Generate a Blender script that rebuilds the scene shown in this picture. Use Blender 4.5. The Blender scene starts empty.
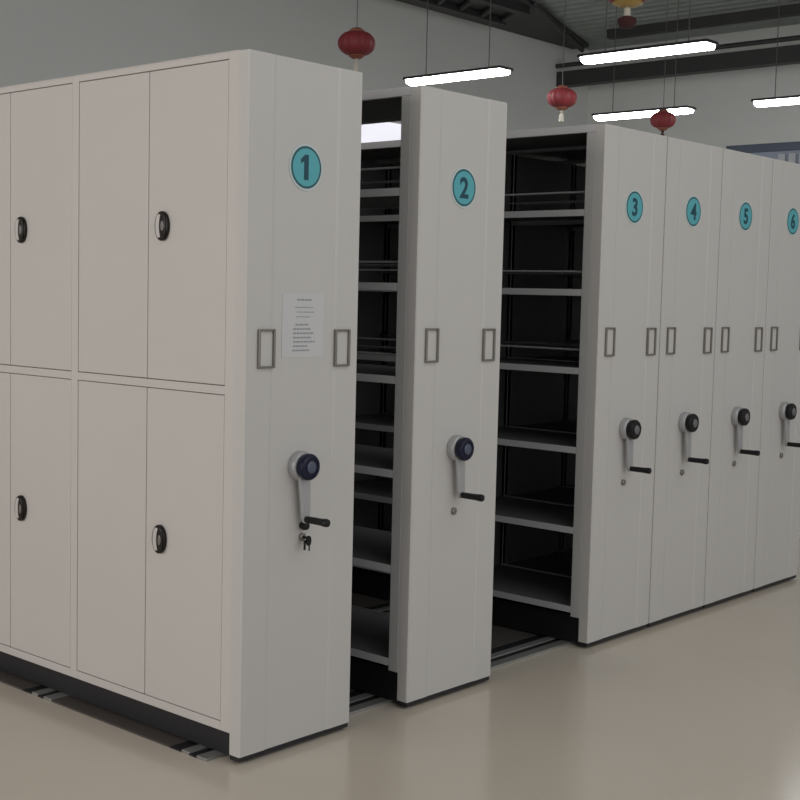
import bpy, bmesh, math, random
from mathutils import Vector, Matrix
random.seed(4)
PI = math.pi
S = bpy.context.scene
C = S.collection

# ------------------------------------------------------------------ camera
cam_d = bpy.data.cameras.new('camera')
cam = bpy.data.objects.new('camera', cam_d); C.objects.link(cam)
cp = Vector((-2.857, -3.195, 1.577)); yaw, pit, rol = 0.8482, -0.0795, 0.0238
f = Vector((math.sin(yaw)*math.cos(pit), math.cos(yaw)*math.cos(pit), math.sin(pit)))
r = Vector((math.cos(yaw), -math.sin(yaw), 0)); u = r.cross(f)
r2 = math.cos(rol)*r + math.sin(rol)*u; u2 = -math.sin(rol)*r + math.cos(rol)*u
M = Matrix((( r2.x, u2.x, -f.x, cp.x), (r2.y, u2.y, -f.y, cp.y), (r2.z, u2.z, -f.z, cp.z), (0, 0, 0, 1)))
cam.matrix_world = M
cam_d.sensor_width = 36; cam_d.lens = 1310.17/800*36; cam_d.clip_end = 100
S.camera = cam

# ------------------------------------------------------------------ world, light, exposure
S.view_settings.view_transform = 'Standard'; S.view_settings.look = 'None'
S.view_settings.gamma = 1; S.view_settings.use_curve_mapping = False
S.view_settings.exposure = 0.0
w = bpy.data.worlds.new('world'); S.world = w; w.use_nodes = True
bg = w.node_tree.nodes['Background']; bg.inputs[0].default_value = (0.93, 0.96, 1.0, 1); bg.inputs[1].default_value = 0.50

def area(name, loc, target, sx, sy, power, col=(1, 1, 1)):
    l = bpy.data.lights.new(name, 'AREA'); l.shape = 'RECTANGLE'; l.size = sx; l.size_y = sy
    l.energy = power; l.color = col
    o = bpy.data.objects.new(name, l); C.objects.link(o); o.location = loc
    o.rotation_euler = (Vector(target)-Vector(loc)).to_track_quat('-Z', 'Y').to_euler()
    return o
# added fill lights without a visible source: front, warm left side, overhead
area('hall_front_daylight', (1.0, -7.5, 3.2), (2.0, 0, 1.4), 9, 3, 98, (0.99, 0.99, 0.965))
area('hall_side_daylight', (-7.0, 1.5, 2.4), (0, 1.5, 1.2), 6, 3, 205, (1.0, 0.925, 0.885))
area('aisle_lamp_glow', (2.0, -2.6, 4.4), (2.0, -2.4, 0), 7, 2.0, 55, (1, 0.99, 0.97))

# ------------------------------------------------------------------ materials
def mat(name, col, rough=0.5, metal=0.0, noise=0.0, scale=8, bump=0.0, emit=None, estr=0, col2=None, spec=0.5, stretch=None):
    m = bpy.data.materials.new(name); m.use_nodes = True
    nt = m.node_tree; b = nt.nodes['Principled BSDF']
    b.inputs['Base Color'].default_value = (*col, 1); b.inputs['Roughness'].default_value = rough
    b.inputs['Metallic'].default_value = metal; b.inputs['Specular IOR Level'].default_value = spec
    tc = nt.nodes.new('ShaderNodeTexCoord'); nz = nt.nodes.new('ShaderNodeTexNoise')
    nz.inputs['Scale'].default_value = scale; nz.inputs['Detail'].default_value = 4
    if stretch:
        mp = nt.nodes.new('ShaderNodeMapping'); mp.inputs['Scale'].default_value = stretch
        nt.links.new(tc.outputs['Object'], mp.inputs[0]); nt.links.new(mp.outputs[0], nz.inputs['Vector'])
    else:
        nt.links.new(tc.outputs['Object'], nz.inputs['Vector'])
    if noise or col2:
        mx = nt.nodes.new('ShaderNodeMix'); mx.data_type = 'RGBA'
        c2 = col2 or tuple(max(0, c*(1-noise)) for c in col)
        mx.inputs[6].default_value = (*col, 1); mx.inputs[7].default_value = (*c2, 1)
        nt.links.new(nz.outputs['Fac'], mx.inputs[0]); nt.links.new(mx.outputs[2], b.inputs['Base Color'])
    if bump:
        bp = nt.nodes.new('ShaderNodeBump'); bp.inputs['Strength'].default_value = bump; bp.inputs['Distance'].default_value = 0.002
        nt.links.new(nz.outputs['Fac'], bp.inputs['Height']); nt.links.new(bp.outputs[0], b.inputs['Normal'])
    if emit:
        b.inputs['Emission Color'].default_value = (*emit, 1); b.inputs['Emission Strength'].default_value = estr
    return m
M_panel = mat('grey_powder_coat', (0.545, 0.53, 0.510), 0.42, noise=0.04, scale=3, bump=0.05)
M_door = mat('warm_grey_door_paint', (0.565, 0.54, 0.515), 0.45, noise=0.04, scale=3, bump=0.05)
M_frame = mat('warm_grey_frame_paint', (0.57, 0.545, 0.52), 0.45, noise=0.03, scale=3)
M_post = mat('grey_upright_paint', (0.50, 0.50, 0.49), 0.5, noise=0.05, scale=5)
M_lip = mat('grey_shelf_paint', (0.56, 0.56, 0.57), 0.45, noise=0.05, scale=5)
M_inner = mat('dark_grey_inner_sheet', (0.17, 0.17, 0.175), 0.5, noise=0.1, scale=5)  # shade inside the shelves is put into this darker grey
M_black = mat('black_chassis_steel', (0.012, 0.012, 0.015), 0.5, noise=0.2, scale=6)
M_chrome = mat('brushed_chrome', (0.62, 0.62, 0.63), 0.28, 1.0, noise=0.1, scale=30)
M_silver = mat('silver_cast_paint', (0.42, 0.42, 0.43), 0.4, 0.3, noise=0.1, scale=20)
M_bronze = mat('bronze_grey_pull_metal', (0.23, 0.215, 0.19), 0.4, 0.6, noise=0.1, scale=20)
M_blk = mat('black_plastic', (0.010, 0.010, 0.011), 0.35, noise=0.1, scale=20, spec=0.25)
M_navy = mat('navy_plastic', (0.008, 0.010, 0.030), 0.35, noise=0.1, scale=20, spec=0.25)
M_slate = mat('slate_blue_cap', (0.07, 0.085, 0.13), 0.35, noise=0.1, scale=20)
M_capg = mat('smoked_grey_cap', (0.14, 0.14, 0.15), 0.35, noise=0.1, scale=20)
M_dkchrome = mat('dark_lock_plastic', (0.014, 0.011, 0.010), 0.25, noise=0.1, scale=20, spec=0.25)
M_highlight = mat('polished_lock_cup', (0.62, 0.60, 0.58), 0.3, 0.2, noise=0.1, scale=20)  # bright silver colour stands in for the reflected highlight on the lock
M_lockplate = mat('lock_plate_metal', (0.25, 0.23, 0.22), 0.35, 0.7, noise=0.1, scale=20)
M_teal = mat('teal_sticker', (0.09, 0.40, 0.46), 0.5, noise=0.05, scale=20)
M_dteal = mat('dark_teal_print', (0.002, 0.055, 0.085), 0.5, noise=0.05, scale=20)
M_dring = mat('dark_teal_ring_print', (0.02, 0.10, 0.115), 0.5, noise=0.05, scale=20)
M_pale = mat('pale_sticker_rim', (0.52, 0.60, 0.60), 0.5, noise=0.03, scale=20)
M_paper = mat('notice_paper', (0.56, 0.56, 0.57), 0.7, noise=0.03, scale=20)
M_ink = mat('faded_notice_ink', (0.30, 0.31, 0.33), 0.7, noise=0.1, scale=40)
M_wall = mat('grey_wall_paint', (0.67, 0.685, 0.675), 0.8, noise=0.07, scale=1.2, bump=0.1)
M_beam = mat('dark_steel_paint', (0.034, 0.033, 0.034), 0.6, noise=0.2, scale=4)
M_red = mat('red_lantern_silk', (0.26, 0.028, 0.036), 0.6, noise=0.3, scale=10)
M_dullcap = mat('dull_red_gold_trim', (0.30, 0.10, 0.06), 0.5, 0.1, noise=0.15, scale=12)
M_gold = mat('gold_lantern_trim', (0.62, 0.42, 0.14), 0.45, 0.2, noise=0.15, scale=12)
M_tassel = mat('pale_tassel_thread', (0.62, 0.58, 0.50), 0.8, noise=0.2, scale=30)
M_dtassel = mat('dark_tassel_thread', (0.06, 0.015, 0.015), 0.8, noise=0.2, scale=30)
M_wire = mat('grey_wire', (0.10, 0.10, 0.10), 0.5, noise=0.1)
M_housing = mat('dark_lamp_housing', (0.03, 0.03, 0.032), 0.4, noise=0.1)
M_diff = mat('lit_lamp_diffuser', (0.9, 0.9, 0.9), 0.5, emit=(0.97, 1.0, 0.98), estr=28.0)
M_rail = mat('worn_steel_track', (0.36, 0.36, 0.35), 0.35, 0.5, noise=0.25, scale=9)
M_well = mat('dark_track_board', (0.085, 0.075, 0.068), 0.5, noise=0.2, scale=6)  # brown floor colour darkened to hold the shade between the units
M_winframe = mat('blue_grey_window_frame', (0.10, 0.12, 0.17), 0.5, noise=0.1)
M_sill = mat('white_window_frame', (0.6, 0.6, 0.6), 0.5, noise=0.05)
M_daypane = mat('bright_daylit_pane', (0.8, 0.8, 0.85), 0.3, emit=(0.90, 0.90, 1.0), estr=0.72)
M_dimpane = mat('dim_blue_pane', (0.12, 0.14, 0.18), 0.3, emit=(0.55, 0.62, 0.75), estr=0.12)
M_blind = mat('pale_blind_slat', (0.50, 0.52, 0.56), 0.6, noise=0.05)

def ceiling_mat():
    m = bpy.data.materials.new('corrugated_roof_sheet'); m.use_nodes = True
    nt = m.node_tree; b = nt.nodes['Principled BSDF']; b.inputs['Roughness'].default_value = 0.55
    tc = nt.nodes.new('ShaderNodeTexCoord'); wv = nt.nodes.new('ShaderNodeTexWave')
    wv.bands_direction = 'X'; wv.inputs['Scale'].default_value = 1.6; wv.inputs['Distortion'].default_value = 0
    nz = nt.nodes.new('ShaderNodeTexNoise'); nz.inputs['Scale'].default_value = 1.5
    cr = nt.nodes.new('ShaderNodeMix'); cr.data_type = 'RGBA'
    cr.inputs[6].default_value = (0.19, 0.215, 0.205, 1); cr.inputs[7].default_value = (0.31, 0.34, 0.33, 1)
    bp = nt.nodes.new('ShaderNodeBump'); bp.inputs['Strength'].default_value = 0.6; bp.inputs['Distance'].default_value = 0.03
    nt.links.new(tc.outputs['Object'], wv.inputs['Vector']); nt.links.new(tc.outputs['Object'], nz.inputs['Vector'])
    nt.links.new(nz.outputs['Fac'], cr.inputs[0]); nt.links.new(cr.outputs[2], b.inputs['Base Color'])
    nt.links.new(wv.outputs['Fac'], bp.inputs['Height']); nt.links.new(bp.outputs[0], b.inputs['Normal'])
    return m
def floor_mat():
    m = bpy.data.materials.new('beige_epoxy_floor'); m.use_nodes = True
    nt = m.node_tree; b = nt.nodes['Principled BSDF']
    tc = nt.nodes.new('ShaderNodeTexCoord')
    nz = nt.nodes.new('ShaderNodeTexNoise'); nz.inputs['Scale'].default_value = 1.1; nz.inputs['Detail'].default_value = 5
    cr = nt.nodes.new('ShaderNodeMix'); cr.data_type = 'RGBA'
    cr.inputs[6].default_value = (0.62, 0.56, 0.48, 1); cr.inputs[7].default_value = (0.52, 0.455, 0.38, 1)
    mr = nt.nodes.new('ShaderNodeMapRange'); mr.inputs[3].default_value = 0.10; mr.inputs[4].default_value = 0.24
    nt.links.new(tc.outputs['Object'], nz.inputs['Vector']); nt.links.new(nz.outputs['Fac'], cr.inputs[0])
    nt.links.new(nz.outputs['Fac'], mr.inputs[0]); nt.links.new(mr.outputs[0], b.inputs['Roughness'])
    nt.links.new(cr.outputs[2], b.inputs['Base Color'])
    return m
M_ceil = ceiling_mat(); M_floor = floor_mat()

# ------------------------------------------------------------------ helpers
def obj(name, bm, m, parent=None, smooth=False, bevel=0):
    bmesh.ops.recalc_face_normals(bm, faces=bm.faces)
    me = bpy.data.meshes.new(name); bm.to_mesh(me); bm.free()
    for mm in (m if isinstance(m, (list, tuple)) else [m]): me.materials.append(mm)
    if smooth:
        for p in me.polygons: p.use_smooth = True
    o = bpy.data.objects.new(name, me); C.objects.link(o)
    if parent: o.parent = parent
    if bevel:
        b = o.modifiers.new('bevel', 'BEVEL'); b.width = bevel; b.segments = 2; b.limit_method = 'ANGLE'; b.angle_limit = 0.6
    return o
def box(bm, x0, x1, y0, y1, z0, z1, mi=0):
    v = [bm.verts.new(p) for p in ((x0,y0,z0),(x1,y0,z0),(x1,y1,z0),(x0,y1,z0),(x0,y0,z1),(x1,y0,z1),(x1,y1,z1),(x0,y1,z1))]
    for q in ((0,3,2,1),(4,5,6,7),(0,1,5,4),(1,2,6,5),(2,3,7,6),(3,0,4,7)):
        bm.faces.new([v[i] for i in q]).material_index = mi
def Bx(*a): bm = bmesh.new(); box(bm, *a); return bm
def prism(bm, pts, a, b, axis='z', mi=0):
    # extrude a closed 2-D outline from a to b along an axis; pts are in the other two axes (alphabetical order)
    def P(p, t): return {'z': (p[0], p[1], t), 'y': (p[0], t, p[1]), 'x': (t, p[0], p[1])}[axis]
    A = [bm.verts.new(P(p, a)) for p in pts]; Bv = [bm.verts.new(P(p, b)) for p in pts]
    n = len(pts)
    for i in range(n): bm.faces.new((A[i], A[(i+1) % n], Bv[(i+1) % n], Bv[i])).material_index = mi
    bm.faces.new(A[::-1]).material_index = mi; bm.faces.new(Bv).material_index = mi
def ell(cx, cz, rx, rz, n=40): return [(cx+rx*math.cos(2*PI*i/n), cz+rz*math.sin(2*PI*i/n)) for i in range(n)]
def lathe(bm, prof, org, axis='z', n=32, mi=0, sx=1, sy=1):
    # prof: (radius, height) pairs turned about an axis through org
    rings = []
    for rr, h in prof:
        ring = []
        for i in range(n):
            a = 2*PI*i/n; p, q = rr*math.cos(a)*sx, rr*math.sin(a)*sy
            d = {'z': (p, q, h), 'y': (p, h, q), 'x': (h, p, q)}[axis]
            ring.append(bm.verts.new((org[0]+d[0], org[1]+d[1], org[2]+d[2])))
        rings.append(ring)
    for a, b in zip(rings, rings[1:]):
        for i in range(n): bm.faces.new((a[i], a[(i+1) % n], b[(i+1) % n], b[i])).material_index = mi
    bm.faces.new(rings[0][::-1]).material_index = mi; bm.faces.new(rings[-1]).material_index = mi
def rod(bm, a, b, rad, n=12):
    a = Vector(a); b = Vector(b); d = (b-a).normalized()
    p = d.cross(Vector((0, 0, 1)) if abs(d.z) < 0.9 else Vector((1, 0, 0))).normalized(); q = d.cross(p)
    A = [bm.verts.new(a+rad*(math.cos(2*PI*i/n)*p+math.sin(2*PI*i/n)*q)) for i in range(n)]
    Bv = [bm.verts.new(b+rad*(math.cos(2*PI*i/n)*p+math.sin(2*PI*i/n)*q)) for i in range(n)]
    for i in range(n): bm.faces.new((A[i], A[(i+1) % n], Bv[(i+1) % n], Bv[i]))
    bm.faces.new(A[::-1]); bm.faces.new(Bv)
def frame_ring(bm, cx, cz, hx, hz, t, y0, y1):
    # rectangular ring in the xz plane, y0..y1 thick
    box(bm, cx-hx, cx-hx+t, y0, y1, cz-hz, cz+hz); box(bm, cx+hx-t, cx+hx, y0, y1, cz-hz, cz+hz)
    box(bm, cx-hx+t, cx+hx-t, y0, y1, cz-hz, cz-hz+t); box(bm, cx-hx+t, cx+hx-t, y0, y1, cz+hz-t, cz+hz)
def tag(o, label, cat, group=None, kind=None):
    o['label'] = label; o['category'] = cat
    if group: o['group'] = group
    if kind: o['kind'] = kind
def struct(name, bm, m, label=None, cat=None, parent=None, **k):
    o = obj(name, bm, m, parent, **k)
    if not parent: o['kind'] = 'structure'
    if label: o['label'] = label
    if cat: o['category'] = cat
    return o
def empty(name, loc, label, cat, group=None, kind=None):
    o = bpy.data.objects.new(name, None); C.objects.link(o); o.location = loc; o.empty_display_size = 0.2
    tag(o, label, cat, group, kind); return o
def text_obj(name, s, size, off, m, parent, loc, thick=0.0004):
    cu = bpy.data.curves.new(name, 'FONT'); cu.body = s; cu.size = size; cu.offset = off; cu.extrude = thick
    cu.align_x = 'CENTER'; cu.align_y = 'CENTER'; cu.resolution_u = 4
    t = bpy.data.objects.new(name+'_curve', cu); C.objects.link(t)
    dg = bpy.context.evaluated_depsgraph_get(); dg.update()
    me = bpy.data.meshes.new_from_object(t.evaluated_get(dg)); bpy.data.objects.remove(t)
    xs = [v.co.x for v in me.vertices]; ys = [v.co.y for v in me.vertices]
    mx, my = (min(xs)+max(xs))/2, (min(ys)+max(ys))/2
    for v in me.vertices: v.co = Vector((v.co.x-mx, -v.co.z, v.co.y-my))
    me.materials.clear(); me.materials.append(m)
    o = bpy.data.objects.new(name, me); C.objects.link(o); o.location = loc; o.parent = parent
    return o

# ------------------------------------------------------------------ the room
XW, YW, ZC = 11.7, 6.5, 4.81
struct('floor', Bx(-9, XW+.2, -9, YW+.2, -0.1, 0), M_floor, 'glossy beige epoxy floor of the hall', 'floor')
struct('ceiling', Bx(-9, XW+.2, -4.5, YW+.2, ZC, ZC+.1), M_ceil, 'dark corrugated roof sheeting above the hanging lamps', 'ceiling')
bm = bmesh.new()                                    # back wall with a window opening
wx0, wx1, wz0, wz1 = 5.6, 8.3, 2.2, 3.52
box(bm, -9, wx0, YW, YW+.2, 0, ZC); box(bm, wx1, XW+.2, YW, YW+.2, 0, ZC)
box(bm, wx0, wx1, YW, YW+.2, 0, wz0); box(bm, wx0, wx1, YW, YW+.2, wz1, ZC)
struct('wall_back', bm, M_wall, 'plain grey back wall behind the shelving rows', 'wall')
bm = bmesh.new()                                    # far right wall with a window opening
vy0, vy1, vz0, vz1 = 0.8, 4.5, 1.6, 3.47
box(bm, XW, XW+.2, -9, vy0, 0, ZC); box(bm, XW, XW+.2, vy1, YW, 0, ZC)
box(bm, XW, XW+.2, vy0, vy1, 0, vz0); box(bm, XW, XW+.2, vy0, vy1, vz1, ZC)
struct('wall_right', bm, M_wall, 'plain grey end wall beyond the sixth shelving unit', 'wall')

wn = empty('window_1', (wx0, YW+.1, wz0), 'bright daylit window in the back wall seen between units one and two', 'window', kind='structure')
bm = bmesh.new(); W = wx1-wx0; Hh = wz1-wz0
box(bm, 0, W, -.04, .04, 0, .05); box(bm, 0, W, -.04, .04, Hh-.05, Hh); box(bm, 0, .05, -.04, .04, .05, Hh-.05); box(bm, W-.05, W, -.04, .04, .05, Hh-.05)
obj('window_frame', bm, M_sill, wn)
obj('pane', Bx(.05, W-.05, -.008, .008, .05, Hh-.05), M_daypane, wn)
wn = empty('window_2', (XW+.1, vy0, vz0), 'dim blue grey window in the end wall above the last units', 'window', kind='structure')
bm = bmesh.new(); W = vy1-vy0; Hh = vz1-vz0
box(bm, -.06, .06, 0, W, 0, .06); box(bm, -.08, .06, 0, W, Hh-.09, Hh); box(bm, -.06, .06, 0, .06, .06, Hh-.09); box(bm, -.06, .06, W-.06, W, .06, Hh-.09)
for k in range(1, 3): box(bm, -.05, .05, W*k/3-.03, W*k/3+.03, .06, Hh-.09)
obj('window_frame', bm, M_winframe, wn)
obj('pane', Bx(-.008, .008, .06, W-.06, .06, Hh-.09), M_dimpane, wn)
bm = bmesh.new()
for k in range(26):
    y = .08 + k*.13
    if y < W-.75: box(bm, -.085, -.07, y, y+.085, .05, Hh-.13)
obj('vertical_blind', bm, M_blind, wn)

# steelwork under the roof
o = obj('roof_beam', None or Bx(10.97, 11.13, -4.4, YW-.002, 4.25, 4.43), M_beam)
tag(o, 'long black steel beam crossing below the roof, in front of the end wall', 'beam'); o['kind'] = 'structure'
bm = bmesh.new(); rod(bm, (10.96, -4.4, 4.50), (10.96, YW-.005, 4.50), .028)
o = obj('ceiling_pipe', bm, M_beam); tag(o, 'thin dark pipe running just above the long black beam', 'pipe'); o['kind'] = 'structure'
o = obj('roof_purlin', Bx(10.70, 10.82, -4.4, 5.6, 4.705, ZC-.002), M_beam)
tag(o, 'black roof purlin higher up than the long beam, above the brightest lamp', 'beam'); o['kind'] = 'structure'
# dark truss band along the back wall with a diagonal brace
bm = bmesh.new()
prism(bm, [(5.2, 5.0), (8.0, 5.1), (9.15, 5.5), (11.3, 6.25), (11.3, 6.49), (5.2, 6.49)], 4.76, ZC-.003, 'z'); box(bm, 6.2, 9.3, 6.05, 6.2, 4.68, 4.76); box(bm, 6.2, 9.0, 5.5, 5.62, 4.68, 4.76)
for k in range(8):
    x = 6.25+k*.38
    rod(bm, (x, 5.56, 4.72), (x+.38, 6.12, 4.72), .03, 8)
o = obj('roof_truss', bm, M_beam); tag(o, 'dark latticed steel truss under the roof beside the back wall', 'truss'); o['kind'] = 'structure'
bm = bmesh.new(); rod(bm, (8.9, 5.35, 4.74), (11.3, 6.35, 4.74), .035, 8)
o = obj('roof_brace', bm, M_beam); tag(o, 'thin dark diagonal brace under the roof near the wall corner', 'brace'); o['kind'] = 'structure'

# ------------------------------------------------------------------ floor tracks
for k, y in enumerate((.11, 1.02, 1.9, 2.78, 3.35)):
    t = empty('floor_track', (0, y, 0), ['steel floor track at the front edge, beside the glossy open floor',
        'second steel floor track from the aisle, under the units', 'third steel floor track from the aisle, under the units',
        'fourth steel floor track from the aisle, under the units', 'rearmost steel floor track under the units'][k], 'track', 'floor tracks under the mobile units')
    bm = bmesh.new(); box(bm, -.05, 4.5, 0, .05, 0, .010); box(bm, -.05, 4.5, .09, .13, 0, .010)
    obj('rail', bm, M_rail, t, bevel=.002)
    obj('groove', Bx(-.05, 4.5, .05, .09, 0, .004), M_black, t)
    obj('groove', Bx(-.05, 4.5, .13, .19, 0, .005), M_black, t)
for k, (a, b) in enumerate([(.302, 1.018), (1.212, 1.898), (2.092, 2.776)]):
    o = obj('track_board', Bx(-.05, 4.5, a, b, 0, .006), M_well)
    tag(o, ['dark brown board set between the first two floor tracks', 'dark brown board between the second and third floor tracks', 'dark brown board between the third and fourth floor tracks'][k], 'floor board', 'boards between the tracks')

# ------------------------------------------------------------------ shelving units
XL = [0.0, .8475, 2.0888, 2.6285, 3.1735, 3.7295]
XR = [.5322, 1.3728, 2.6200, 3.1650, 3.7210, 4.2715]
BZ = [1.999, 1.996, 2.004, 2.018, 2.028, 2.034]
SH = [.1703, .5340, .9008, 1.2600, 1.6125, 1.9680]
COLY = [.075, .905, 1.775, 2.645, 3.515]
H, Z0, D = 2.35, .028, .05
word = ['one', 'two', 'three', 'four', 'five', 'six']
UL = ['shelving unit with badge one, its doored warm grey side facing left',
      'pale grey mobile shelving unit marked with badge two, standing alone between two open gaps',
      'pale grey mobile shelving unit marked with badge three, its open shelves facing the wide gap',
      'pale grey shelving unit with badge four, pressed against the right side of unit three',
      'pale grey shelving unit with badge five, second from the right edge of the photo',
      'pale grey shelving unit with badge six, cut off by the right edge of the photo']
G = 'mobile shelving units along the aisle'

def end_panel(w, root):
    a, b, g, dp = .11, w-.11, .024, .0022
    pts = [(0, D), (0, .004), (.004, 0), (a, 0), (a+g*.5, dp), (b-g*.5, dp), (b, 0), (w-.004, 0), (w, .004), (w, D)]
    bm = bmesh.new(); prism(bm, pts, Z0, H, 'z')
    return obj('end_panel', bm, M_panel, root)

def crank(root, n):
    # hub, weighted arm and grip of the hand crank; x runs along the panel, -y towards the aisle
    cx, cz = .252, .990
    far = n >= 2
    c = bmesh.new()
    lathe(c, [(.048, .003), (.051, -.001), (.051, -.020), (.048, -.026), (.044, -.030)], (cx, 0, cz), 'y', 36)
    hub = obj('crank', c, M_silver, root, bevel=0)
    bm = bmesh.new()
    lathe(bm, [(.038, -.028), (.042, -.036), (.0455, -.042), (.0455, -.054), (.042, -.060), (.032, -.063), (.030, -.060)], (cx, 0, cz), 'y', 40)
    o = obj('dial', bm, M_blk if far else M_navy, hub, smooth=False); o['label'] = 'black round dial' if far else 'navy blue round dial'
    bm = bmesh.new(); lathe(bm, [(.021, -.056), (.021, -.064), (.016, -.067), (.004, -.068)], (cx, 0, cz), 'y', 28)
    o = obj('dial_cap', bm, M_capg if far else M_slate, hub); o['label'] = 'grey centre cap' if far else 'slate blue centre cap'
    # arm: tapered bar swept from the hub down to the grip, slightly offset
    bm = bmesh.new()
    top = [(cx-.026, cz-.02), (cx+.026, cz-.02), (cx+.030, cz-.175), (cx+.018, cz-.197), (cx+.002, cz-.197), (cx-.008, cz-.175)]
    prism(bm, top, -.032, -.018, 'y')
    o = obj('arm', bm, M_silver, hub, bevel=.004); o['label'] = 'silver crank arm hanging down'
    bm = bmesh.new()
    lathe(bm, [(.010, -.020), (.012, -.040), (.0125, -.100), (.0145, -.125), (.013, -.134), (.004, -.136)], (cx+.010, 0, cz-.183), 'y', 20)
    o = obj('grip', bm, M_blk, hub, smooth=False); o['label'] = 'black plastic grip'

def badge(root, cx, cz, n):
    bm = bmesh.new(); prism(bm, ell(cx, cz, .078, .078, 48), -.0004, .0038, 'y')
    b = obj('number_badge', bm, M_pale, root); b['label'] = 'round teal badge with the number %d' % n
    bm = bmesh.new(); prism(bm, ell(cx, cz, .071, .071, 48), -.0008, -.0003, 'y'); obj('badge_rim', bm, M_dring, b)
    bm = bmesh.new(); prism(bm, ell(cx, cz, .063, .063, 48), -.0013, -.0007, 'y'); obj('badge_face', bm, M_teal, b)
    if n == 1:
        bm = bmesh.new()
        prism(bm, [(cx-.011+a, cz+b) for a, b in ((0, -.042), (.021, -.042), (.021, .042), (.004, .042), (-.015, .026), (-.015, .012), (0, .020))], -.0020, -.0012, 'y')
        obj('numeral', bm, M_dteal, b)
        return
    text_obj('numeral', str(n), .108, .0032, M_dteal, b, (cx, -.0016, cz))

def pull(root, cx, cz):
    bm = bmesh.new(); frame_ring(bm, cx, cz, .037, .065, .0075, -.010, .003)
    o = obj('pull_handle', bm, M_bronze, root, bevel=.002)
    bm = bmesh.new(); box(bm, cx-.0295, cx+.0295, -.0012, .003, cz-.0575, cz+.0575)
    obj('pull_plate', bm, M_panel, o)

def lockset(root, cx, cz, keys):
    bm = bmesh.new(); lathe(bm, [(.014, .002), (.014, -.006), (.010, -.009), (.004, -.009)], (cx, 0, cz), 'y', 20)
    o = obj('keyhole_lock', bm, M_lockplate, root)
    if keys:
        bm = bmesh.new(); lathe(bm, [(.013, .002), (.0155, -.012), (.013, -.024), (.004, -.026)], (cx, 0, cz+.040), 'y', 20)
        obj('lock_knob', bm, M_blk, root)
        bm = bmesh.new(); box(bm, cx-.003, cx+.003, -.030, -.009, cz-.004, cz+.004)
        prism(bm, ell(cx+.002, cz-.010, .011, .018, 16), -.034, -.028, 'y')
        box(bm, cx-.018, cx-.010, -.030, -.027, cz-.040, cz-.006); box(bm, cx+.006, cx+.010, -.030, -.027, cz-.046, cz-.012)
        obj('key', bm, M_blk, o)

def oval_lock(door, cy, cz):
    # oval lock proud of the door face (face at x = 0, viewer at -x)
    def ov(ry, rz, n=36): return [(cy+ry*math.cos(2*PI*i/n), cz+rz*math.sin(2*PI*i/n)) for i in range(n)]
    def sh(p, dy): return [(a+dy, b) for a, b in p]
    bm = bmesh.new(); prism(bm, sh(ov(.035, .051), -.002), -.013, .002, 'x'); o = obj('oval_lock', bm, M_dkchrome, door, bevel=.004)
    bm = bmesh.new(); prism(bm, sh(ov(.018, .041), .006), -.0160, -.012, 'x'); obj('lock_cup', bm, M_highlight, o, bevel=.003)  # raised oval that carries the painted highlight
    bm = bmesh.new(); prism(bm, sh(ov(.0175, .045), -.016), -.0185, -.012, 'x'); obj('lock_dish', bm, M_dkchrome, o, bevel=.003)
    bm = bmesh.new(); prism(bm, sh(ov(.008, .018), -.018), -.0205, -.018, 'x'); obj('lock_barrel', bm, M_lockplate, o, bevel=.002)

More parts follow.
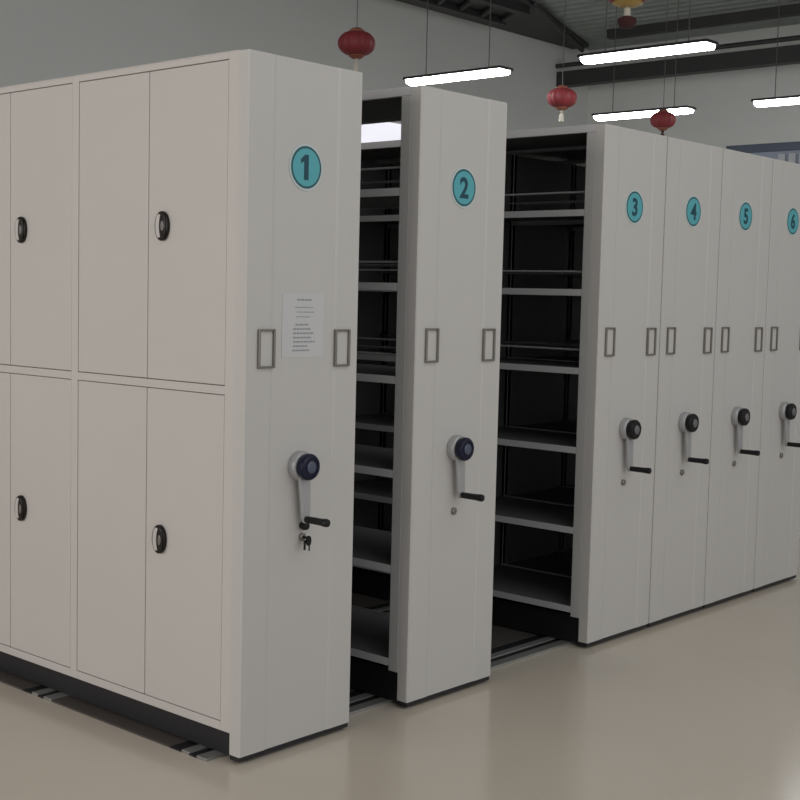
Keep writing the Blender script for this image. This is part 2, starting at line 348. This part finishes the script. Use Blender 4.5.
def unit(i):
    xl, xr = XL[i], XR[i]; w = xr-xl
    root = empty('mobile_shelving_unit', (xl, 0, 0), UL[i], 'shelving unit', G)
    end_panel(w, root)
    pull(root, .090, 1.392); pull(root, w-.083, 1.390)
    badge(root, .262, BZ[i], i+1); crank(root, i)
    lockset(root, .252 if i else .273, .741, i == 0)
    yb = COLY[-1]+.03
    # chassis and wheels' skirt, set back from the faces
    o = obj('chassis', Bx(.025, w-.025, D+.002, yb, .012, .135), M_black, root)
    obj('kick_strip', Bx(.004, w-.004, .006, D+.001, .010, Z0-.001), M_black, root)  # black strip filling the gap below the end panel
    if i == 0:
        # closed body with doors on the left face
        bm = bmesh.new(); box(bm, .022, w, D, yb, .10, H-.02)
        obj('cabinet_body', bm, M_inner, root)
        bm = bmesh.new()
        ys = [D, .098, .927, .968, 1.797, 1.838, 2.667, 2.708, yb]
        for a, b in ((ys[0], ys[1]), (ys[2], ys[3]), (ys[4], ys[5]), (ys[6], ys[7])): box(bm, 0, .021, a, b, .10, H)
        cols = [(.098, .927), (.968, 1.797), (1.838, 2.667), (2.708, yb-.02)]
        for a, b in cols:
            box(bm, 0, .021, a, b, 2.329, H); box(bm, 0, .021, a, b, 1.2361, 1.265); box(bm, 0, .021, a, b, .10, .13)
        box(bm, 0, w, D, yb, H, H+.004)
        obj('face_frame', bm, M_frame, root, bevel=.0015)
        for a, b in cols:
            m_ = (a+b)/2; gp = .0022
            for z0, z1, zl in ((1.265, 2.329, 1.796), (.13, 1.2361, .707)):
                for y0, y1, lk in ((a, m_, True), (m_, b, False)):
                    dr = obj('door', Bx(.001, .020, y0+gp, y1-(gp*.6 if lk else gp), z0+gp, z1-gp), M_door, root, bevel=.003)
                    if lk: oval_lock(dr, m_-.083, zl)
        return root
    # open carcass: uprights, top, rails, six shelves per column, back-to-back
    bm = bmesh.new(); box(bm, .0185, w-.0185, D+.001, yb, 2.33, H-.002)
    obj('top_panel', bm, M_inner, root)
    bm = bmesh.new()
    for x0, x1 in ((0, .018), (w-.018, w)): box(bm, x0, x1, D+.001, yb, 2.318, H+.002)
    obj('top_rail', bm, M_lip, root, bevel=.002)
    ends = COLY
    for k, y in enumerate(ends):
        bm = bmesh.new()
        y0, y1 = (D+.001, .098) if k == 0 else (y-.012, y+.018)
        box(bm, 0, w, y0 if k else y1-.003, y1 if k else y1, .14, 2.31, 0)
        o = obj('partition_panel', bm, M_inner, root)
        for x0, x1 in ((-.0006, .022), (w-.022, w+.0006)):
            obj('upright', Bx(x0, x1, y0 if k else D+.001, y1, .135, 2.3178), M_post, root, bevel=.002)
    if i > 3: ncol = 1
    else: ncol = 4
    for k in range(ncol):
        y0 = (.0985 if k == 0 else ends[k]+.0185); y1 = ends[k+1]-.0125
        for z in SH:
            bm = bmesh.new()
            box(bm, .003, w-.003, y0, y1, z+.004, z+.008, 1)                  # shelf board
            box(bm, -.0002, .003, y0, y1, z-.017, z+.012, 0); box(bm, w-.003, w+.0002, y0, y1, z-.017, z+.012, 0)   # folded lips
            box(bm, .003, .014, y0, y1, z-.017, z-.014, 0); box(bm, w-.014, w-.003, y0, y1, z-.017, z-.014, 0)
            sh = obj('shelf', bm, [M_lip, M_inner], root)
            if z > 1.2:
                for x in (.035, w-.035):
                    bm = bmesh.new(); rod(bm, (x, y0, z+.092), (x, y1, z+.092), .0045, 8)
                    obj('retaining_rod', bm, M_silver, sh)
    return root

units = [unit(i) for i in range(6)]

# printed notice taped on unit 1
o = empty('paper_notice', (.262, 0, 1.36), 'faded printed notice sheet taped to the front of unit 1', 'notice')
obj('sheet', Bx(-.098, .098, .0010, .0019, 0, .215), M_paper, o)
bm = bmesh.new()
def dashes(x0, x1, z, h):
    x = x0
    while x < x1-.004:
        l = random.uniform(.006, .016); box(bm, x, min(x+l, x1), .0003, .0009, z, z+h); x += l+.0035
dashes(-.030, .040, .192, .006)
for k, (a, b) in enumerate([(-.04, .045), (-.03, .05), (-.035, .03)]): dashes(a, b, .168-k*.016, .003)
for k, (a, b) in enumerate([(-.036, .030), (-.046, .034), (-.046, .05), (-.046, .040), (-.046, .056), (-.046, .02), (-.05, .03)]): dashes(a, b, .108-k*.0145, .0055)
obj('printed_text', bm, M_ink, o)

# ------------------------------------------------------------------ hanging lamps
def lamp(x, ya, yb_, label):
    L = yb_-ya
    t = empty('hanging_lamp', (x, (ya+yb_)/2, 3.46), label, 'lamp', 'linear lamps hanging from the roof')
    bm = bmesh.new(); prism(bm, [(-.10, .046), (-.085, .070), (.085, .070), (.10, .046)], -L/2-.012, L/2+.012, 'y')
    obj('housing', bm, M_housing, t)
    bm = bmesh.new(); n = 10
    prof = [(-.082, .046)]+[(-.082*math.cos(PI*k/n), .038-.036*math.sin(PI*k/n)) for k in range(n+1)]+[(.082, .046)]
    prism(bm, prof, -L/2+.01, L/2-.01, 'y')
    obj('diffuser', bm, M_diff, t)
    for s in (-1, 1):
        bm = bmesh.new(); rod(bm, (0, s*L*.33, .069), (0, s*L*.33, ZC-3.46), .0045, 6); obj('suspension_wire', bm, M_wire, t)
lamp(6.16, 3.65, 4.72, 'lit linear lamp hanging in front of the back wall, over unit 2')
lamp(6.11, 1.70, 2.82, 'lit linear lamp hanging highest in view, below the black purlin')
lamp(8.99, 3.47, 4.57, 'lit linear lamp partly behind the middle red lantern, over unit 3')
lamp(8.95, 1.64, 2.74, 'lit linear lamp at the right edge, beyond the fourth unit')

# ------------------------------------------------------------------ lanterns
def lantern(x, y, z, rx, label, kind=0, top=ZC, sq=.64, cap=.42):
    t = empty('red_lantern', (x, y, z), label, 'lantern', 'red lanterns hanging from the roof')
    bm = bmesh.new(); n = 32; m = 14; rings = []
    for j in range(m+1):
        a = -PI/2*.80+PI*.80*j/m; rr = rx*math.cos(a)**.7; h = rx*sq*math.sin(a)
        rings.append([bm.verts.new((rr*(1-.05*(q % 2))*math.cos(2*PI*q/n), rr*(1-.05*(q % 2))*math.sin(2*PI*q/n), h)) for q in range(n)])
    for a, b in zip(rings, rings[1:]):
        for q in range(n): bm.faces.new((a[q], a[(q+1) % n], b[(q+1) % n], b[q]))
    bm.faces.new(rings[0][::-1]); bm.faces.new(rings[-1])
    obj('lantern_body', bm, M_red, t)
    hz = rx*sq*math.sin(PI/2*.80)
    for s in (-1, 1):
        bm = bmesh.new(); lathe(bm, [(rx*cap*.95, s*hz*.97), (rx*cap, s*(hz+.008)), (rx*cap*.55, s*(hz+.025*cap/.42))], (0, 0, 0), 'z', 24)
        o = obj('lantern_cap', bm, M_gold if kind == 2 else M_dullcap, t)
    bm = bmesh.new(); lathe(bm, [(.004, -hz-.015), (.014, -hz-.030), (.014, -hz-.042), (.006, -hz-.05), (.019, -hz-.058), (.024, -hz-.12), (.018, -hz-.125)], (0, 0, 0), 'z', 16)
    if kind == 2:
        bm.free(); bm = bmesh.new(); lathe(bm, [(.004, -hz-.02), (.020, -hz-.04), (.024, -hz-.10), (.016, -hz-.11)], (0, 0, 0), 'z', 16)
    ts = obj('tassel', bm, (M_tassel, M_dtassel, M_tassel, M_tassel)[kind], t)
    if kind == 2:
        bm = bmesh.new(); lathe(bm, [(.02, -hz-.085), (.055, -hz-.10), (.062, -hz-.125), (.045, -hz-.155), (.01, -hz-.16)], (0, 0, 0), 'z', 20)
        o = obj('knot', bm, M_dtassel, ts); o['label'] = 'dark knot at the tassel end'
    bm = bmesh.new(); rod(bm, (0, 0, hz+.01), (0, 0, top-z), .003, 6); obj('cord', bm, M_wire, t)
lantern(6.584, 3.358, 3.30, .130, 'red lantern with a pale tassel, hanging left of unit 3 below the beam end', 0)
lantern(8.228, 3.331, 3.30, .122, 'red lantern hanging in front of a lit lamp over unit 3', 1)
lantern(4.32, 1.315, 3.555, .19, 'red lantern with golden base, at the top edge above the brightest lamp', 2, cap=.50)
lantern(3.80, 3.15, 3.30, .13, 'red lantern nearest unit 1, beyond its top right corner', 3)
